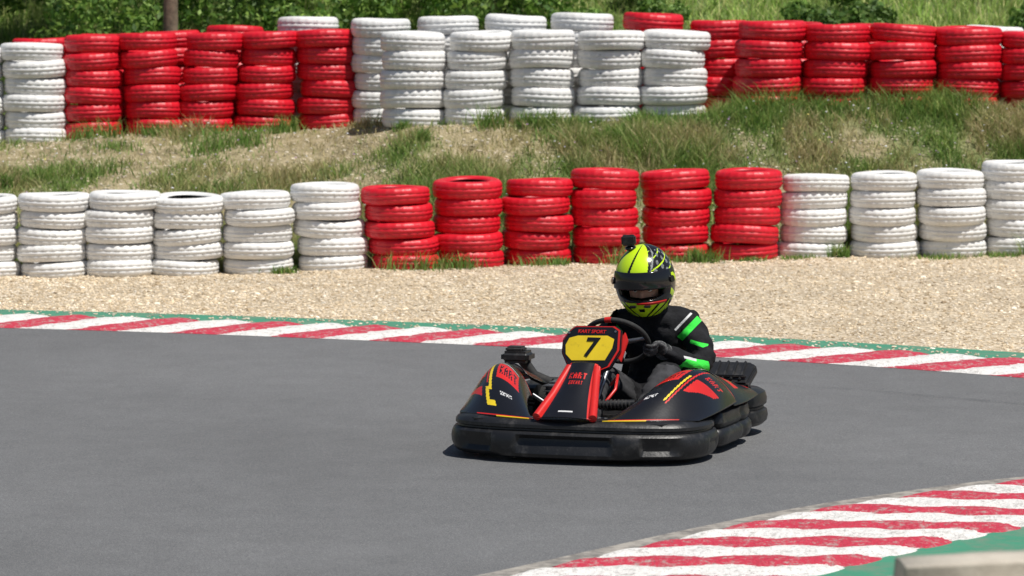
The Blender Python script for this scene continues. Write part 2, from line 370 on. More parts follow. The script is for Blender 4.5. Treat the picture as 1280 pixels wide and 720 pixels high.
ICO=np.array([(-1,ph,0),(1,ph,0),(-1,-ph,0),(1,-ph,0),(0,-1,ph),(0,1,ph),(0,-1,-ph),(0,1,-ph),(ph,0,-1),(ph,0,1),(-ph,0,-1),(-ph,0,1)])/1.902
ICF=np.array([(0,11,5),(0,5,1),(0,1,7),(0,7,10),(0,10,11),(1,5,9),(5,11,4),(11,10,2),(10,7,6),(7,1,8),(3,9,4),(3,4,2),(3,2,6),(3,6,8),(3,8,9),(4,9,5),(2,4,11),(6,2,10),(8,6,7),(9,8,1)])
def pebbles(name,P,size,colr,mat,flat=.6):
    n=len(P); a=rng.random(n)*6.283; sc=np.stack([size*rng.uniform(.7,1.3,n),size*rng.uniform(.7,1.3,n),size*flat*rng.uniform(.7,1.2,n)],1)
    V=ICO[None]*(1+rng.normal(0,.12,(n,12,1)))*sc[:,None]
    ca,sa=np.cos(a)[:,None],np.sin(a)[:,None]
    V=np.stack([V[...,0]*ca-V[...,1]*sa,V[...,0]*sa+V[...,1]*ca,V[...,2]],-1)+P[:,None]
    F=(ICF[None]+np.arange(n)[:,None,None]*12).reshape(-1,3)
    return obj(name,np_mesh(name,V.reshape(-1,3),F,[mat],False,np.repeat(colr,12,axis=0)))
pebbles('wildflowers',np.stack([x,y,z],1),rng.uniform(.007,.014,N),pick(N,[(.7,.7,.72),(.5,.3,.55),(.75,.65,.2)],[.6,.25,.15]),M['stone'],.5)
N=42000; x=rng.uniform(-6.5,7,N); y0=yk(x)-.1; y=y0+(lowY(x)+.3-y0)*rng.random(N)
sz=rng.uniform(.006,.014,N)*np.where(rng.random(N)<.04,1.8,1)
tone=(.78+.45*fbm(x,y,.9))[:,None]
pebbles('gravel',np.stack([x,y,height(x,y)+sz*.15],1),sz,pick(N,[(.58,.465,.315),(.68,.575,.43),(.40,.30,.185),(.76,.68,.56)],[.44,.30,.16,.10])*tone,M['stone'])
N=900; x=rng.uniform(-6.5,5,N); P_=np.interp(x,outer[:,0],outer[:,1]); y=P_+rng.uniform(.75,1.4,N)
sz=rng.uniform(.006,.014,N)
pebbles('loose_gravel',np.stack([x,y,np.full(N,.014)],1),sz,pick(N,[(.56,.47,.34),(.66,.58,.46)],[.6,.4]),M['stone'])
N=7500; x=6-12.5*rng.random(N)**.6; y=lowY(x)+.3+(upY(x)-lowY(x)-.5)*rng.random(N)
sz=rng.uniform(.007,.020,N)
pebbles('bank_stones',np.stack([x,y,height(x,y)],1),sz,pick(N,[(.50,.42,.29),(.62,.55,.43)],[.6,.4]),M['stone'])
def leaves(name,cen,rad,n,size,cols,p,mat,parent=None):
    cen=np.array(cen);rad=np.array(rad); w=rad**2/np.sum(rad**2); k=rng.choice(len(cen),n,p=w)
    dv=rng.normal(0,1,(n,3)); dv/=np.linalg.norm(dv,axis=1)[:,None]
    P=cen[k]+dv*(rad[k]*rng.uniform(.55,1.08,n))[:,None]*np.array([1,1,.8])
    nr=dv+rng.normal(0,.7,(n,3)); nr/=np.linalg.norm(nr,axis=1)[:,None]
    t=np.cross(nr,rng.normal(0,1,(n,3))); t/=np.linalg.norm(t,axis=1)[:,None]; bq=np.cross(nr,t)
    s=size*rng.uniform(.6,1.4,n)[:,None]
    V=np.stack([P-t*s,P+bq*s*.5,P+t*s,P-bq*s*.5],1); F=np.arange(n*4).reshape(-1,4)
    shade=rng.uniform(.7,1.3,len(cen))[k][:,None]
    return obj(name,np_mesh(name,V.reshape(-1,3),F,[mat],False,np.repeat(pick(n,cols,p)*shade,4,axis=0)),parent)
# hedge steps back as it rises so its face catches the sun
cen=[];rad=[]
for i in range(260):
    x=random.uniform(-8,.7); q=random.random()**1.2*2.8; y=36.7+q*1.15+random.uniform(0,.9); zt=float(height(x,min(y,38))); r=random.uniform(.18,.42)
    cen.append((x,y,zt+.05+q));rad.append(r)
leaves('hedge_foliage',cen,rad,75000,.042,[(.08,.17,.025),(.15,.27,.045),(.25,.38,.07)],[.3,.4,.3],M['leaf'])
cen=[];rad=[]
for i in range(22):
    x=random.choice([1.2,2.4,3.6,5.8,7])+random.gauss(0,.35); y=37.4+random.gauss(0,.4); cen.append((x,y,float(height(x,y))+random.uniform(.05,.35)));rad.append(random.uniform(.12,.26))
leaves('shrub',cen,rad,8000,.038,[(.10,.20,.035),(.19,.31,.06)],[.5,.5],M['leaf'])
def tube(name,pts,r,mat,parent=None,radii=None,cyc=False,res=6):
    cu=bpy.data.curves.new(name,'CURVE'); cu.dimensions='3D'; cu.bevel_depth=r; cu.bevel_resolution=res; cu.use_fill_caps=True
    sp=cu.splines.new('POLY'); sp.points.add(len(pts)-1)
    for i,p in enumerate(pts):
        sp.points[i].co=(*p,1); sp.points[i].radius=radii[i] if radii else 1
    sp.use_cyclic_u=cyc; cu.materials.append(mat); sp.use_smooth=True
    return link(bpy.data.objects.new(name,cu),parent)
def tree(x,y,h,r,nleaf,lo=.4):
    e=empty('deciduous_tree',(x,y,float(height(x,y))-.1))
    tube('trunk',[(0,0,0),(.02,0,h*.3),(-.03,.02,h*.6),(0,0,h*.95)],r,M['wood'],e,[1.2,1,.75,.3])
    cen=[];rad=[]
    for i in range(12):
        a=i*2.4; z0=h*random.uniform(lo,.8); L=h*random.uniform(.16,.30)
        p=(math.cos(a)*L,math.sin(a)*L,z0+L*.7)
        tube('limb',[(0,0,z0),(p[0]*.5,p[1]*.5,z0+L*.45),p],r*.4,M['wood'],e,[1,.7,.3])
        cen.append(p);rad.append(h*random.uniform(.07,.12)); cen.append((p[0]*.6,p[1]*.6,p[2]+.3));rad.append(h*.09)
    leaves('crown',cen,rad,nleaf,.055,[(.05,.11,.02),(.09,.17,.03),(.15,.24,.05)],[.4,.4,.2],M['leaf'],e)
tree(-3.45,36.4,10,.066,6000,.62)
tree(-7.8,44.5,8,.12,9000); tree(-.8,46,8,.12,9000)

# ------------------------------------------------------------------ go kart
KX,KY,KR=.26,18.30,math.radians(-17)
kart=empty('go_kart',(KX,KY,0),KR)
def sweep2d(name,path,profile,mat,parent,n=10,zmod=None,omod=None):
    P=catmull(path,n); N=-normals2d(P)
    pr=np.array(profile); m=len(pr)
    V=np.zeros((len(P),m,3)); tt=np.linspace(0,1,len(P))
    O=np.repeat(pr[None,:,0],len(P),0)
    if omod is not None: O=O+omod(tt[:,None],pr[None,:,1])
    V[:,:,0]=P[:,None,0]+N[:,None,0]*O; V[:,:,1]=P[:,None,1]+N[:,None,1]*O; V[:,:,2]=pr[None,:,1]
    if zmod: V[:,:,2]*=np.array([zmod(t) for t in tt])[:,None]
    F=[tuple(f) for f in grid_faces(len(P),m,False,True)]
    F.append(tuple(range(m))); F.append(tuple((len(P)-1)*m+i for i in range(m))[::-1])
    me=bpy.data.meshes.new(name); me.from_pydata([tuple(v) for v in V.reshape(-1,3)],[],F)
    me.materials.append(mat); 
    for p in me.polygons: p.use_smooth=len(p.vertices)==4
    bm=bmesh.new(); bm.from_mesh(me); bmesh.ops.recalc_face_normals(bm,faces=bm.faces); bm.to_mesh(me); bm.free()
    o=obj(name,me,parent)
    e=o.modifiers.new('es','EDGE_SPLIT'); e.split_angle=math.radians(32)
    return o
bprof=[(-.12,.07),(-.07,.03),(-.035,.03),(-.018,.038),(-.004,.055),(.006,.080),(.009,.105),(.006,.128),(-.002,.148),(-.012,.160),(-.026,.166),(-.027,.174),(-.014,.180),(-.015,.196),(-.026,.210),(-.050,.221),(-.08,.226),(-.13,.226)]
fpath=[(-.665,.60),(-.695,.44),(-.675,.26),(-.585,.115),(-.38,.03),(-.15,.0),(0,-.005),(.15,.0),(.38,.03),(.585,.115),(.675,.26),(.695,.44),(.665,.60)]
def fom(t,z):
    u=np.abs(t-.5)*2
    rec=-.030*sstep((.26-u)/.03)*sstep((z-.075)/.015)*sstep((.150-z)/.015)
    rec=rec-.026*sstep((u-.34)/.02)*sstep((.56-u)/.12)*sstep((z-.060)/.015)*sstep((.140-z)/.02)
    rec=rec+.016*sstep((.34-u)/.05)*sstep((.08-z)/.04)
    rec=rec-.016*sstep((u-.72)/.02)*sstep((.90-u)/.05)*sstep((z-.07)/.02)*sstep((.13-z)/.02)
    return rec
sweep2d('front_bumper',fpath,bprof,M['blk'],kart,20,lambda t:1+.08*math.cos((t-.5)*math.pi)-.04,fom)
sprof=[(-.12,.05),(-.05,.035),(-.025,.04),(-.004,.055),(.008,.085),(.004,.115),(-.008,.130),(-.020,.138),(-.010,.148),(.002,.165),(.000,.19),(-.014,.215),(-.04,.232),(-.13,.24)]
def som(t,z): return -.012*np.exp(-((t-.5)/.03)**2)-.014*sstep((z-.16)/.01)*sstep((.21-z)/.01)*sstep((t-.2)/.05)*sstep((.8-t)/.05)
sweep2d('side_pod_bumper',[(.58,.62),(.68,.66),(.705,.9),(.712,1.12),(.68,1.26),(.58,1.30)],sprof,M['blk'],kart,12,None,som)
sweep2d('side_pod_bumper',[(-.58,1.30),(-.68,1.26),(-.712,1.12),(-.705,.9),(-.68,.66),(-.58,.62)],sprof,M['blk'],kart,12,None,som)
rprof=[(-.10,.07),(-.05,.05),(-.02,.055),(.002,.075),(.008,.105),(.002,.135),(-.016,.145),(-.016,.155),(.000,.168),(.002,.2),(-.008,.232),(-.04,.25),(-.11,.25)]
sweep2d('rear_bumper',[(.56,1.34),(.665,1.38),(.70,1.52),(.67,1.68),(.5,1.78),(0,1.8),(-.5,1.78),(-.67,1.68),(-.70,1.52),(-.665,1.38),(-.56,1.34)],rprof,M['blk'],kart)
def bez_patch(name,ctrl,matf,mats,parent,n=110,thick=.006,mirror=False):
    ctrl=np.array(ctrl,float)
    if mirror: ctrl=ctrl.copy(); ctrl[...,0]*=-1
    t=np.linspace(0,1,n); B=np.stack([(1-t)**3,3*t*(1-t)**2,3*t*t*(1-t),t**3],1)
    P=np.einsum('ia,jb,abk->ijk',B,B,ctrl)
    F=grid_faces(n,n); i=F[:,0]//n;j=F[:,0]%n
    mi=[matf((jj+.5)/n,(ii+.5)/n) for ii,jj in zip(i,j)]
    if mirror: F=F[:,::-1]
    me=np_mesh(name,P.reshape(-1,3),F,mats,True,None,mi)
    o=obj(name,me,parent); s=o.modifiers.new('sol','SOLIDIFY'); s.thickness=thick; s.offset=-1
    return o
mats=[M['body'],M['yel'],M['red'],M['wht']]
wing=[[(-.17,.05,.232),(-.32,.05,.235),(-.50,.11,.235),(-.645,.28,.225)],
      [(-.24,.14,.235),(-.39,.18,.31),(-.56,.24,.35),(-.685,.44,.232)],
      [(-.31,.36,.32),(-.44,.44,.57),(-.60,.52,.62),(-.710,.68,.25)],
      [(-.35,.62,.28),(-.45,.70,.47),(-.58,.80,.49),(-.695,.93,.25)]]
FONT={'R':['110','101','110','101','101'],'X':['101','101','010','101','101'],'K':['101','110','100','110','101'],'A':['010','101','111','101','101'],'T':['111','010','010','010','010'],'8':['111','101','111','101','111'],'G':['111','100','101','101','111'],'O':['111','101','101','101','111'],'P':['110','101','110','100','100'],'S':['111','100','111','001','111']}
def glyph(word,u,v):
    if not(0<=u<1 and 0<=v<1): return False
    n=len(word)*4-1; cx=int(u*n); ch=word[cx//4]; k=cx%4
    if k==3: return False
    return FONT[ch][4-min(4,int(v*5))][k]=='1'
def wf_left(s,t):
    if t<.022: return 1 if (.05<s<.45) else 0
    if t<.040: return 2 if s<.7 else 0
    sh=s-(.22*(t-.5))
    if .36<t<.90 and .53<sh<.572: return 1
    if .16<t<.40 and .572<=sh<.62: return 1
    if .16<t<.24 and .50<sh<.62: return 1
    if .45<t<.95 and .59<sh<.608: return 2
    if .12<sh<.46 and .54<t<.80:
        u=1-(sh-.15)/.27
        return 0 if glyph('KART',u,(t-.60)/.15) else 2
    if .12<sh<.46 and .815<t<.83: return 3
    if .65<sh<.86 and .56<t<.76: return 0 if glyph('RAT',1-(sh-.68)/.15,(t-.61)/.10) else 2
    if .66<sh<.86 and .80<t<.84: return 2
    if .68<sh<.90 and .28<t<.42 and sh-.68<(t-.28)*2.0: return 2
    if .24<sh<.42 and .32<t<.38: return 3 if glyph('GOKART',1-(sh-.25)/.16,(t-.325)/.05) else 0
    if t>.975: return 2
    return 0
def wf_right(s,t):
    if t<.022: return 1 if (.05<s<.5) else 0
    if t<.040: return 2 if .1<s<.8 else 0
    sh=s-(.22*(t-.5))
    if .30<t<.66 and .54<sh<.565: return 1
    if .26<t<.90 and .585<sh<.605: return 2
    if .64<sh<.88 and .44<t<.64 and (sh-.64)<(t-.40)*1.6: return 2
    if .66<sh<.84 and .70<t<.80: return 2 if glyph('KART',(sh-.67)/.16,(t-.705)/.09) else 0
    if .28<sh<.42 and .36<t<.41: return 3 if glyph('GOKART',(sh-.29)/.12,(t-.365)/.04) else 0
    if .22<sh<.48 and .58<t<.78: return 0 if glyph('KART',(sh-.25)/.20,(t-.62)/.11) else 2
    if t>.975: return 2
    return 0
bez_patch('front_fairing',wing,wf_left,mats,kart); bez_patch('front_fairing',wing,wf_right,mats,kart,mirror=True)
pod=[[(-.42,.76,.38),(-.50,.80,.47),(-.60,.84,.46),(-.695,.86,.235)],
     [(-.42,.95,.32),(-.50,.96,.41),(-.62,.98,.41),(-.722,1.0,.235)],
     [(-.42,1.15,.29),(-.50,1.15,.36),(-.62,1.16,.37),(-.722,1.18,.24)],
     [(-.43,1.36,.25),(-.50,1.38,.30),(-.62,1.38,.31),(-.70,1.39,.24)]]
def pf(s,t):
    q=t-s*.3
    if .22<s<.82 and .08<q<.24: return 2
    if .30<s<.70 and .275<q<.295: return 1
    if .40<s<.72 and .40<q<.60:
        r=(s-.56)**2/.010+(q-.50)**2/.004
        return 1 if r<.5 else (2 if r<1 else 0)
    if .22<s<.80 and .66<q<.74: return 2
    return 0
bez_patch('side_pod',pod,pf,mats,kart); bez_patch('side_pod',pod,pf,mats,kart,mirror=True)
nose=[[(-.15,.03,.235),(-.07,-.005,.25),(.07,-.005,.25),(.15,.03,.235)],
      [(-.115,.14,.30),(-.05,.10,.33),(.05,.10,.33),(.115,.14,.30)],
      [(-.08,.27,.38),(-.035,.23,.42),(.035,.23,.42),(.08,.27,.38)],
      [(-.072,.40,.48),(-.04,.36,.50),(.04,.36,.50),(.072,.40,.48)]]
def nf(s,t):
    if s<.12 or s>.88: return 2
    if .24<s<.76 and .70<t<.80: return 2 if glyph('KART',(s-.26)/.48,(t-.705)/.09) else 0
    if .30<s<.70 and .60<t<.67: return 2 if glyph('GOKART',(s-.32)/.36,(t-.605)/.06) else 0
    if .38<s<.62 and .10<t<.13: return 3
    return 0
bez_patch('nose_cone',nose,nf,mats,kart,80)
def prism(name,pts,depth,mat,parent,mtx,bev=.004):
    me=bpy.data.meshes.new(name); bm=bmesh.new()
    vs=[bm.verts.new((p[0],p[1],0)) for p in pts]; f=bm.faces.new(vs)
    r=bmesh.ops.extrude_face_region(bm,geom=[f]); bmesh.ops.translate(bm,vec=(0,0,-depth),verts=[v for v in r['geom'] if isinstance(v,bmesh.types.BMVert)])
    bmesh.ops.recalc_face_normals(bm,faces=bm.faces)
    if bev: bmesh.ops.bevel(bm,geom=bm.edges[:],offset=bev,segments=2,affect='EDGES')
    bm.transform(mtx); bm.to_mesh(me); bm.free(); me.materials.append(mat)
    return obj(name,me,parent)
PM=Matrix.Translation((.020,.46,.562))@Matrix.Rotation(math.radians(66),4,'X')
pan=[(-.160,.045),(-.130,.095),(-.10,.122),(.12,.127),(.155,.105),(.160,-.01),(.115,-.105),(.05,-.135),(-.05,-.135),(-.12,-.10),(-.158,-.03)]
prism('number_panel',pan,.03,M['body'],kart,PM)
prism('number_panel_trim',[(p[0]*.96,p[1]*.96) for p in pan],.006,M['red'],kart,PM@Matrix.Translation((0,0,.004)),.001)
prism('number_panel_face',[(p[0]*.92-.004,p[1]*.92) for p in pan],.006,M['body'],kart,PM@Matrix.Translation((0,0,.007)),.001)
prism('number_plate',[(-.132,.01),(-.115,.050),(-.07,.064),(.09,.068),(.128,.05),(.122,.0),(.09,-.068),(-.09,-.074),(-.125,-.04)],.004,M['yel'],kart,PM@Matrix.Translation((-.006,.0,.010)),.001)
def text(name,s,size,mat,parent,mtx):
    cu=bpy.data.curves.new(name,'FONT'); cu.body=s; cu.size=size; cu.extrude=.001; cu.offset=.003; cu.shear=.15; cu.align_x='CENTER'; cu.align_y='CENTER'; cu.materials.append(mat)
    o=link(bpy.data.objects.new(name,cu),parent); o.matrix_local=mtx; return o
text('number_seven','7',.145,M['hblk'],kart,PM@Matrix.Translation((-.004,-.004,.0135)))
t_=text('panel_lettering','KART SPORT',.026,M['red'],kart,PM@Matrix.Translation((-.004,.088,.0085))); t_.data.offset=.0005
for q in (-.05,.05): tube('panel_bolt',[tuple(PM@Vector((q*2.5,.092 if q>0 else .078,.004))),tuple(PM@Vector((q*2.5,.092 if q>0 else .078,.011)))],.006,M['met'],kart)
prism('fairing_wing',[(.0,-.02),(.030,.075),(.045,.105),(.065,.06),(.04,-.06)],.02,M['red'],kart,PM@Matrix.Translation((.120,.0,-.03)),.003)
for sx in (-1,1):
    tube('front_strut',[(sx*.150,.03,.245),(sx*.112,.2,.34),(sx*.074,.38,.465)],.022,M['red'],kart)
    tube('tie_rod',[(sx*.06,.46,.19),(sx*.44,.44,.17)],.011,M['met'],kart)
    tube('stub_axle',[(sx*.40,.42,.14),(sx*.56,.42,.14)],.016,M['met'],kart)
    tube('frame_rail',[(sx*.10,.04,.10),(sx*.30,.12,.08),(sx*.34,.5,.06),(sx*.30,1.0,.06),(sx*.30,1.7,.08)],.016,M['met'],kart)
    tube('bumper_bracket',[(sx*.2,.30,.07),(sx*.2,.06,.12)],.012,M['met'],kart)
    tube('fairing_stay',[(sx*.34,.60,.29),(sx*.20,.62,.20)],.010,M['met'],kart)
tube('spring_damper',[(.10,.26,.29),(.30,.30,.30)],.020,M['blk'],kart)
for i in range(9): tube('damper_coil',[(.12+i*.019,.264+i*.004,.291),(.128+i*.019,.265+i*.004,.291)],.027,M['rub'],kart)
tube('brake_hose',[(.12,.30,.27),(.18,.36,.36),(.16,.48,.42),(.10,.56,.36)],.008,M['red'],kart)
for yy in (.15,.62,1.05,1.6): tube('frame_cross',[(-.33,yy,.07),(.33,yy,.07)],.014,M['met'],kart)
prism('floor_tray',[(-.3,.12),(.3,.12),(.33,.95),(-.33,.95)],.006,M['blk'],kart,Matrix.Translation((0,0,.05)),0)
prism('bumper_shelf',[(-.58,.18),(-.5,.09),(0,.03),(.5,.09),(.58,.18),(.3,.14),(-.3,.14)],.01,M['blk'],kart,Matrix.Translation((0,0,.220)),0)
def wheel(name,x,y,r,w,rot=0):
    pr=[(r*.42,-w*.34),(r*.5,-w*.47),(r*.75,-w*.5),(r*.93,-w*.42),(r,-w*.28),(r,w*.28),(r*.93,w*.42),(r*.75,w*.5),(r*.5,w*.47),(r*.42,w*.34)]
    seg=36; V=[(w_,q*math.cos(2*math.pi*i/seg),q*math.sin(2*math.pi*i/seg)) for i in range(seg) for q,w_ in pr]
    e=bpy.data.objects.new(name,None); link(e,kart); e.location=(x,y,r); e.rotation_euler=(0,0,rot)
    obj('tyre',np_mesh('tyre',V,grid_faces(seg,len(pr),True,False),[M['rub']],True),e)
    pr2=[(0,-w*.1),(r*.2,-w*.1),(r*.25,-w*.3),(r*.43,-w*.38),(r*.44,w*.38),(r*.25,w*.3),(r*.2,w*.1),(0,w*.1)]
    V=[(w_,q*math.cos(2*math.pi*i/seg),q*math.sin(2*math.pi*i/seg)) for i in range(seg) for q,w_ in pr2]
    obj('rim',np_mesh('rim',V,grid_faces(seg,len(pr2),True,False),[M['met']],True),e)
for sx in (-1,1):
    wheel('front_wheel',sx*.46,.42,.135,.13,.12); wheel('rear_wheel',sx*.53,1.52,.14,.20)
tube('rear_axle',[(-.6,1.52,.14),(.6,1.52,.14)],.02,M['met'],kart)
SX=BX
def seat():
    n=24; rows=[]
    for k,(y,z,w,dz) in enumerate([(.88,.15,.17,.02),(.95,.09,.19,.05),(1.1,.06,.205,.10),(1.25,.07,.21,.15),(1.38,.14,.21,.10),(1.44,.28,.21,.0),(1.47,.40,.20,.0),(1.49,.48,.17,.0),(1.50,.52,.12,0)]):
        for j in range(n):
            u=j/(n-1)*2-1; a=abs(u)**3
            wrapf=.0 if k<4 else .14
            rows.append((SX+w*math.sin(u*1.45)/.99, y-a*wrapf, z+a*(dz+ (.06 if k<5 else 0))))
    me=np_mesh('seat',rows,grid_faces(9,n),[M['blk']],True); o=obj('seat',me,kart)
    s=o.modifiers.new('s','SOLIDIFY'); s.thickness=.012; b=o.modifiers.new('b','SUBSURF'); b.levels=b.render_levels=1
seat()
def rbox(name,sx,sy,sz,loc,mat,parent,bev=.01,rot=(0,0,0)):
    bm=bmesh.new(); bmesh.ops.create_cube(bm,size=1); bm.transform(Matrix.Diagonal((sx,sy,sz,1))); bmesh.ops.bevel(bm,geom=bm.edges[:],offset=bev,segments=3,affect='EDGES')
    me=bpy.data.meshes.new(name); bm.to_mesh(me); bm.free(); me.materials.append(mat)
    return obj(name,me,parent,loc,rot)
rbox('engine_block',.20,.26,.20,(-.32,1.22,.20),M['met'],kart,.02)
for i in range(6): rbox('cooling_fin',.22,.28,.008,(-.32,1.22,.14+i*.028),M['met'],kart,.003)
rbox('air_box',.16,.15,.065,(-.605,1.20,.425),M['blk'],kart,.02)
rbox('air_box_lid',.10,.09,.03,(-.615,1.20,.466),M['rub'],kart,.01)
tube('air_box_duct',[(-.58,1.2,.41),(-.52,1.22,.32),(-.42,1.22,.28)],.03,M['rub'],kart)
tube('exhaust',[(-.3,1.3,.25),(-.2,1.5,.28),(.1,1.62,.28),(.3,1.66,.27)],.03,M['met'],kart)
rbox('fuel_tank',.20,.26,.14,(.05,.66,.13),M['blk'],kart,.03)
prism('rear_wheel_guard',[(-.14,-.11),(.14,-.11),(.16,.07),(.12,.11),(-.10,.11),(-.15,.06)],.05,M['blk'],kart,Matrix.Translation((.50,1.48,.345))@Matrix.Rotation(math.radians(28),4,'X'),.012)
for i in range(5):
    rbox('guard_rib',.014,.18,.022,(.40+i*.048,1.48,.352),M['blk'],kart,.005,(math.radians(28),0,0))
rbox('guard_crossbar',.25,.014,.02,(.50,1.42,.328),M['blk'],kart,.005,(math.radians(28),0,0))
# steering wheel
SC=Vector((.085,.74,.575)); tilt=math.radians(46); RW=.170
SN=Vector((0,math.sin(tilt),math.cos(tilt))).normalized()
SU=Vector((0,-math.cos(tilt),math.sin(tilt)))
SR=Vector((1,0,0))
def rim(a,r=RW): return SC+SR*(math.sin(a)*r)+SU*(math.cos(a)*r)
tube('steering_wheel_rim',[tuple(rim(2*math.pi*i/48)) for i in range(48)],.014,M['rub'],kart,cyc=True)
tube('steering_wheel_mark',[tuple(rim(a)) for a in (-.20,-.1,0)],.016,M['red'],kart)
for a in (1.4,3.14,-1.4): tube('steering_spoke',[tuple(SC-SN*.02),tuple(rim(a,.164))],.011,M['met'] if a!=3.14 else M['blk'],kart,[1.4,.9])
tube('steering_hub',[tuple(SC-SN*.04),tuple(SC)],.04,M['blk'],kart)
tube('steering_column',[tuple(SC-SN*.03),(.03,.42,.2)],.013,M['met'],kart)
tube('pedal',[(-.08,.2,.08),(-.08,.22,.24)],.01,M['met'],kart); tube('pedal',[(.22,.2,.08),(.22,.22,.24)],.01,M['met'],kart)

# ------------------------------------------------------------------ driver
drv=empty('kart_driver',(KX,KY,0),KR)
def skin_bake(verts,edges,radii,sub=2,root=0):
    me=bpy.data.meshes.new('tmp'); me.from_pydata([tuple(v) for v in verts],edges,[])
    o=bpy.data.objects.new('tmp',me); scene.collection.objects.link(o)
    o.modifiers.new('skin','SKIN'); 
    sv=me.skin_vertices[0].data
    for i,r in enumerate(radii):
        sv[i].radius=(r,r) if not hasattr(r,'__len__') else r; sv[i].use_root=(i==root)
    s=o.modifiers.new('sub','SUBSURF'); s.levels=s.render_levels=sub
    C.view_layer.update(); dg=C.evaluated_depsgraph_get(); ev=o.evaluated_get(dg)
    m2=bpy.data.meshes.new_from_object(ev); bpy.data.objects.remove(o); return m2
bx=BX
V=[(bx,1.22,.20),(bx+.02,1.28,.34),(bx+.03,1.26,.49),(bx+.025,1.21,.605),(bx+.01,1.16,.69),(bx,1.13,.76),
   (bx+.210,1.19,.622),(bx+.290,1.13,.525),(bx+.335,1.04,.405),(bx+.25,.94,.445),(.305,.86,.51),
   (bx-.165,1.20,.620),(bx-.240,1.13,.53),(bx-.30,1.04,.43),(bx-.27,.94,.475),(-.105,.86,.55),
   (bx+.10,1.16,.20),(bx+.16,.98,.32),(bx+.20,.80,.405),(bx+.15,.62,.27),(bx+.09,.42,.15),
   (bx-.10,1.16,.20),(bx-.15,.98,.30),(bx-.185,.80,.38),(bx-.16,.62,.27),(bx-.13,.42,.15)]
E=[(0,1),(1,2),(2,3),(3,4),(4,5),(3,6),(6,7),(7,8),(8,9),(9,10),(3,11),(11,12),(12,13),(13,14),(14,15),(0,16),(16,17),(17,18),(18,19),(19,20),(0,21),(21,22),(22,23),(23,24),(24,25)]
R=[.165,.165,(.19,.15),(.15,.115),.075,.06,.094,.088,.076,.064,.044,.092,.082,.070,.060,.044,.115,.10,.086,.068,.05,.11,.10,.082,.066,.05]
bm_=skin_bake(V,E,R,3)
def wrinkle(me,amp,sc):
    n=len(me.vertices); co=np.zeros(n*3); me.vertices.foreach_get('co',co); co=co.reshape(-1,3)
    nr=np.zeros(n*3); me.vertices.foreach_get('normal',nr); nr=nr.reshape(-1,3)
    w=fbm(co[:,0]*1.0+co[:,2]*.8,co[:,1]+co[:,2]*1.3,sc)-.5
    co=co+nr*(w*amp)[:,None]; me.vertices.foreach_set('co',co.ravel()); me.update(); return co
wrinkle(bm_,.038,15)
for m in (M['suit'],M['trou']): bm_.materials.append(m)
for p in bm_.polygons:
    x,y,z=p.center; p.use_smooth=True
    ax=abs(x-bx)
    p.material_index=1 if (y<1.02 and ax<.29 and z<.37+.28*(1.06-y) and (z<.40 or ax<.27) and y<.96+(.40-z)) and not(y>.84 and z>.415) else 0
obj('body',bm_,drv)
tube('collar',[(bx+.01+.082*math.cos(a),1.155+.075*math.sin(a),.698+.012*math.sin(a)) for a in [i*math.pi/12 for i in range(24)]],.024,M['suit'],drv,cyc=True)
def hand(a,wrist,sgn):
    G=rim(a); Rr=(G-SC).normalized(); T=SN.cross(Rr).normalized()*sgn; N_=SN
    Q=lambda r,n,t: G+Rr*r+N_*n+T*t
    parts=[]; w=Vector(wrist)
    parts.append(([w,(w+Q(.05,.035,0))/2,Q(.046,.026,.0),Q(.040,.004,.0)],[(0,1),(1,2),(2,3)],[.036,.036,(.042,.025),(.038,.016)]))
    Ls=[.95,1.05,1.0,.8]
    for k in range(4):
        t=(1.5-k)*.022; L=Ls[k]
        parts.append(([Q(.045,.012,t*.8),Q(.036,-.014,t),Q(.014,-.034*L,t),Q(-.012,-.030*L,t*.95),Q(-.024*L,-.010,t*.9)],[(0,1),(1,2),(2,3),(3,4)],[.0105,.0115,.0108,.0095,.008]))
    parts.append(([Q(.050,.030,.022),Q(.030,.034,.040),Q(.004,.030,.044),Q(-.016,.022,.040)],[(0,1),(1,2),(2,3)],[.014,.013,.012,.010]))
    e=bpy.data.objects.new('gloved_hand',None); link(e,drv)
    for i,(v,ed,r) in enumerate(parts):
        me=skin_bake(v,ed,r,2); me.materials.append(M['glove']); 
        for p in me.polygons:p.use_smooth=True
        obj(['palm','index_finger','middle_finger','ring_finger','little_finger','thumb'][i],me,e)
    tube('glove_cuff',[tuple(w+(Vector((0,.03,-.005)))),tuple(w-(Vector((0,.012,-.004))))],.046,M['glove'],e)
hand(math.radians(102),(.31,.86,.510),1); hand(math.radians(-80),(-.11,.865,.555),-1)
for sx in (bx+.09,bx-.13):
    me=skin_bake([(sx,.44,.12),(sx,.36,.10),(sx,.28,.17),(sx,.25,.23)],[(0,1),(1,2),(2,3)],[.045,.045,(.045,.03),(.035,.02)],2)
    me.materials.append(M['rub']); obj('shoe',me,drv)
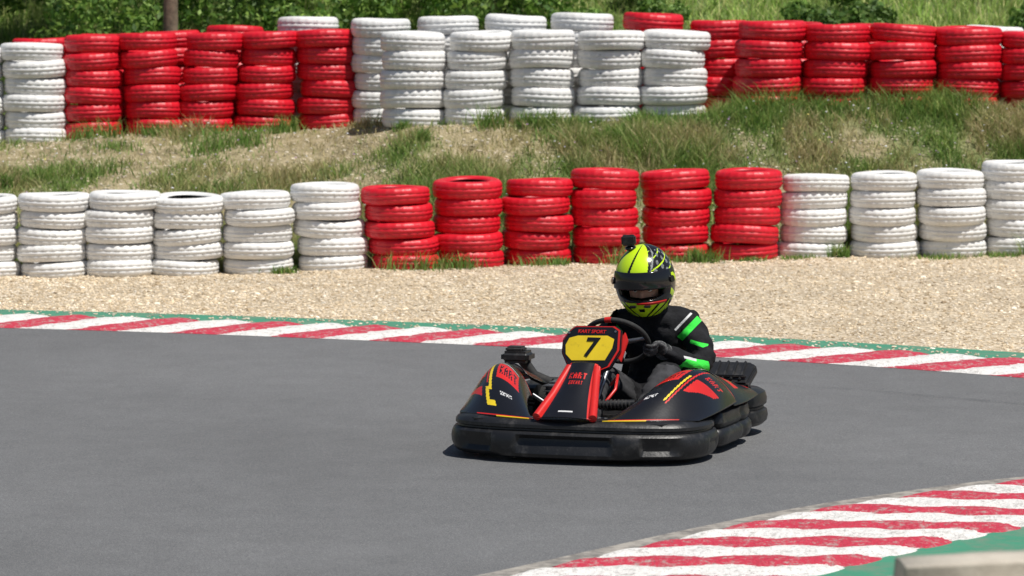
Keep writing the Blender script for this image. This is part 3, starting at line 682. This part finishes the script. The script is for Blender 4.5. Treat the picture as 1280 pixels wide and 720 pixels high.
# helmet (front = -Y)
hel=bpy.data.objects.new('helmet',None); link(hel,drv); hel.location=(bx-.003,1.08,.868); hel.rotation_euler=(math.radians(5),math.radians(-3),math.radians(6)); hel.scale=(1.12,1.12,1.16)
def hpt(az,el,off=0):
    ca,sa=math.cos(az),math.sin(az); ce,se=math.cos(el),math.sin(el)
    x=(.146+off)*ce*sa; y=-(.172+off)*ce*ca; z=(.172+off)*se
    if y<0:
        k=max(0,-z-.01)/.15; y-= .035*min(k,1)*max(0,ca)**1.0*(.6+.4*ce); x*=1-.22*min(k,1)*abs(ca)*.7
    if y>0 and z<0: y*=1-.18*min(-z/.15,1)
    z=max(z,-.150-.025*max(0,ca))
    return (x,y,z)
na,ne=220,130
def hcol(az,el):
    a=math.degrees(az); e=math.degrees(el); aa=abs(a)
    if aa<62 and -27<e<17: return 1
    if 62<=aa<68 and -30<e<14: return 1
    if 8<a<64 and -31<e<=-28: return 3
    if e<=-27:
        if aa<9 and -45<e<-39: return 1
        if abs(aa-30-(e+45)*.9)<4: return 1
        if abs(aa-52-(e+45)*.9)<4: return 1
        if aa>74 and math.sin(aa*.15+e*.3)>-.2: return 1
        return 0
    if aa<140 and a>16+(e-20)*.25 and e>14:
        if 22<e<62 and 25<a<120:
            if math.sin(a*.22+e*.31)+math.sin(a*.41-e*.27)>.85: return 2
            if math.sin(a*.13-e*.35)>.93: return 0
        if abs((a-22)-(e-20)*.5)<2: return 2
        return 1
    if e>14:
        if abs(a+24-(e-20)*.35)<3.0: return 1
        if -100<a<-48 and abs((a+70)-(e-40)*.8)<5: return 1
        if a<-100: return 1 if math.sin(a*.15+e*.2)>-.2 else 0
        return 0
    if a>0: return 1 if math.sin(a*.11+e*.22)>-.5 else 0
    return 1 if math.sin(a*.14+e*.3)>.1 else 0
def shell(name,azr,elr,n1,n2,off,mats,colf,thick,wrap):
    az=np.linspace(*azr,n1,endpoint=not wrap); el=np.linspace(*elr,n2)
    Vv=[hpt(a,e,off) for a in az for e in el]; F=grid_faces(n1,n2,wrap,False); keep=[];mi=[]
    for f in F:
        i,j=f[0]//n2,f[0]%n2; a=az[i]+(az[1]-az[0])/2; e=el[j]+(el[1]-el[0])/2
        a=(a+math.pi)%(2*math.pi)-math.pi; c=colf(a,e)
        if c is None: continue
        keep.append(f);mi.append(c)
    me=np_mesh(name,Vv,np.array(keep),mats,True,None,mi); o=obj(name,me,hel)
    s=o.modifiers.new('s','SOLIDIFY'); s.thickness=thick; s.offset=-1; return o
def port(a,e):
    a=math.degrees(a);e=math.degrees(e)
    return abs(a)<52 and (-24+(abs(a)/52)**3*8)<e<10
shell('helmet_shell',(-math.pi,math.pi),(math.radians(-62),math.radians(90)),na,ne,0,[M['neon'],M['hblk'],M['hgry'],M['red']],lambda a,e:None if port(a,e) else hcol(a,e),.02,True)
shell('visor',(math.radians(-66),math.radians(66)),(math.radians(-5),math.radians(21)),40,14,.010,[M['vis']],lambda a,e:0,.003,False)
shell('port_trim_lower',(math.radians(-10),math.radians(60)),(math.radians(-29),math.radians(-26)),40,4,.004,[M['red']],lambda a,e:0,.004,False)
for s_ in (-1,1):
    p=hpt(math.radians(64*s_),math.radians(6),.008); q=hpt(math.radians(64*s_),math.radians(6),.018); tube('visor_pivot',[p,q],.016,M['hblk'],hel)
def ball(name,loc,r,mat,parent,scl=(1,1,1),seg=24):
    bm=bmesh.new(); bmesh.ops.create_uvsphere(bm,u_segments=seg,v_segments=seg//2+2,radius=r); bm.transform(Matrix.Diagonal((*scl,1)))
    me=bpy.data.meshes.new(name); bm.to_mesh(me); bm.free(); me.materials.append(mat)
    for p in me.polygons:p.use_smooth=True
    return obj(name,me,parent,loc)
def head():
    n1,n2=72,48; Vv=[]
    for i in range(n1):
        for j in range(n2):
            a=2*math.pi*i/n1-math.pi; e=-math.pi/2+math.pi*j/(n2-1)
            x=.094*math.cos(e)*math.sin(a); y=-.112*math.cos(e)*math.cos(a); z=.130*math.sin(e)
            if y<0:
                def g(cx,cz,sx,sz): return math.exp(-((x-cx)/sx)**2-((z-cz)/sz)**2)
                y-=.026*g(0,-.022,.013,.026)+.010*g(0,.01,.02,.03)-.014*(g(-.034,.004,.018,.013)+g(.034,.004,.018,.013))+.008*g(0,.034,.06,.01)+.008*g(0,-.07,.03,.012)
            Vv.append((x,y,z))
    F=grid_faces(n1,n2,True,False); zc=np.array(Vv)[F[:,0]]
    mi=np.where((zc[:,2]<-.034)|(zc[:,2]>.045)|(np.abs(zc[:,0])>.068),1,0)
    me=np_mesh('head',Vv,F,[M['skin'],M['hblk']],True,None,mi); return obj('head',me,hel,(0,-.002,-.030))
head()
for sx in (-1,1):
    ball('eye',(sx*.034,-.092,-.026),.0125,M['wht'],hel); ball('iris',(sx*.034-.002,-.1028,-.026),.0056,M['hair'],hel,(1,.5,1))
    tube('eyelid',[(sx*.022,-.103,-.018),(sx*.034,-.106,-.015),(sx*.047,-.100,-.019)],.0035,M['skin'],hel)
    tube('eyebrow',[(sx*.018,-.120,-.004),(sx*.036,-.120,.001),(sx*.054,-.108,-.004)],.004,M['hair'],hel)
for sx in (-1,1): rbox('chin_vent',.035,.02,.012,(sx*.035,-.200,-.088),M['hblk'],hel,.004)
ball('camera_mount_base',(-.055,-.035,.162),.028,M['hblk'],hel,(1,1.2,.45))
tube('camera_mount_arm',[(-.055,-.035,.165),(-.055,-.04,.190)],.009,M['blk'],hel)
rbox('action_camera',.068,.036,.048,(-.060,-.045,.200),M['blk'],hel,.007)
tube('action_camera_lens',[(-.046,-.06,.205),(-.046,-.072,.205)],.013,M['vis'],hel)

# ------------------------------------------------------------------ light, sky, camera
sd=Vector((.46,-.36,1.25)).normalized()
el=math.asin(sd.z); azm=math.atan2(sd.x,sd.y)
w=bpy.data.worlds.new('World'); scene.world=w; w.use_nodes=True; nt=w.node_tree
sk=nt.nodes.new('ShaderNodeTexSky'); sk.sky_type='NISHITA'; sk.sun_disc=False; sk.sun_elevation=el; sk.sun_rotation=azm
nt.links.new(sk.outputs[0],nt.nodes['Background'].inputs[0]); nt.nodes['Background'].inputs[1].default_value=.070
L=bpy.data.lights.new('sun','SUN'); L.energy=5.0; L.angle=math.radians(.5); L.color=(1,.965,.90)
lo=link(bpy.data.objects.new('sun',L)); lo.rotation_euler=sd.to_track_quat('Z','Y').to_euler(); lo.location=(10,-8,25)
cam=bpy.data.cameras.new('camera'); co_=link(bpy.data.objects.new('camera',cam)); co_.location=(0,0,2.5)
co_.rotation_euler=(math.radians(90-4.95),0,0); cam.sensor_width=36; cam.lens=4500/1280*36; cam.clip_end=3000
cam.dof.use_dof=True; cam.dof.focus_distance=19.3; cam.dof.aperture_fstop=5.6
scene.camera=co_
scene.view_settings.view_transform='Standard'; scene.view_settings.look='None'; scene.view_settings.exposure=0
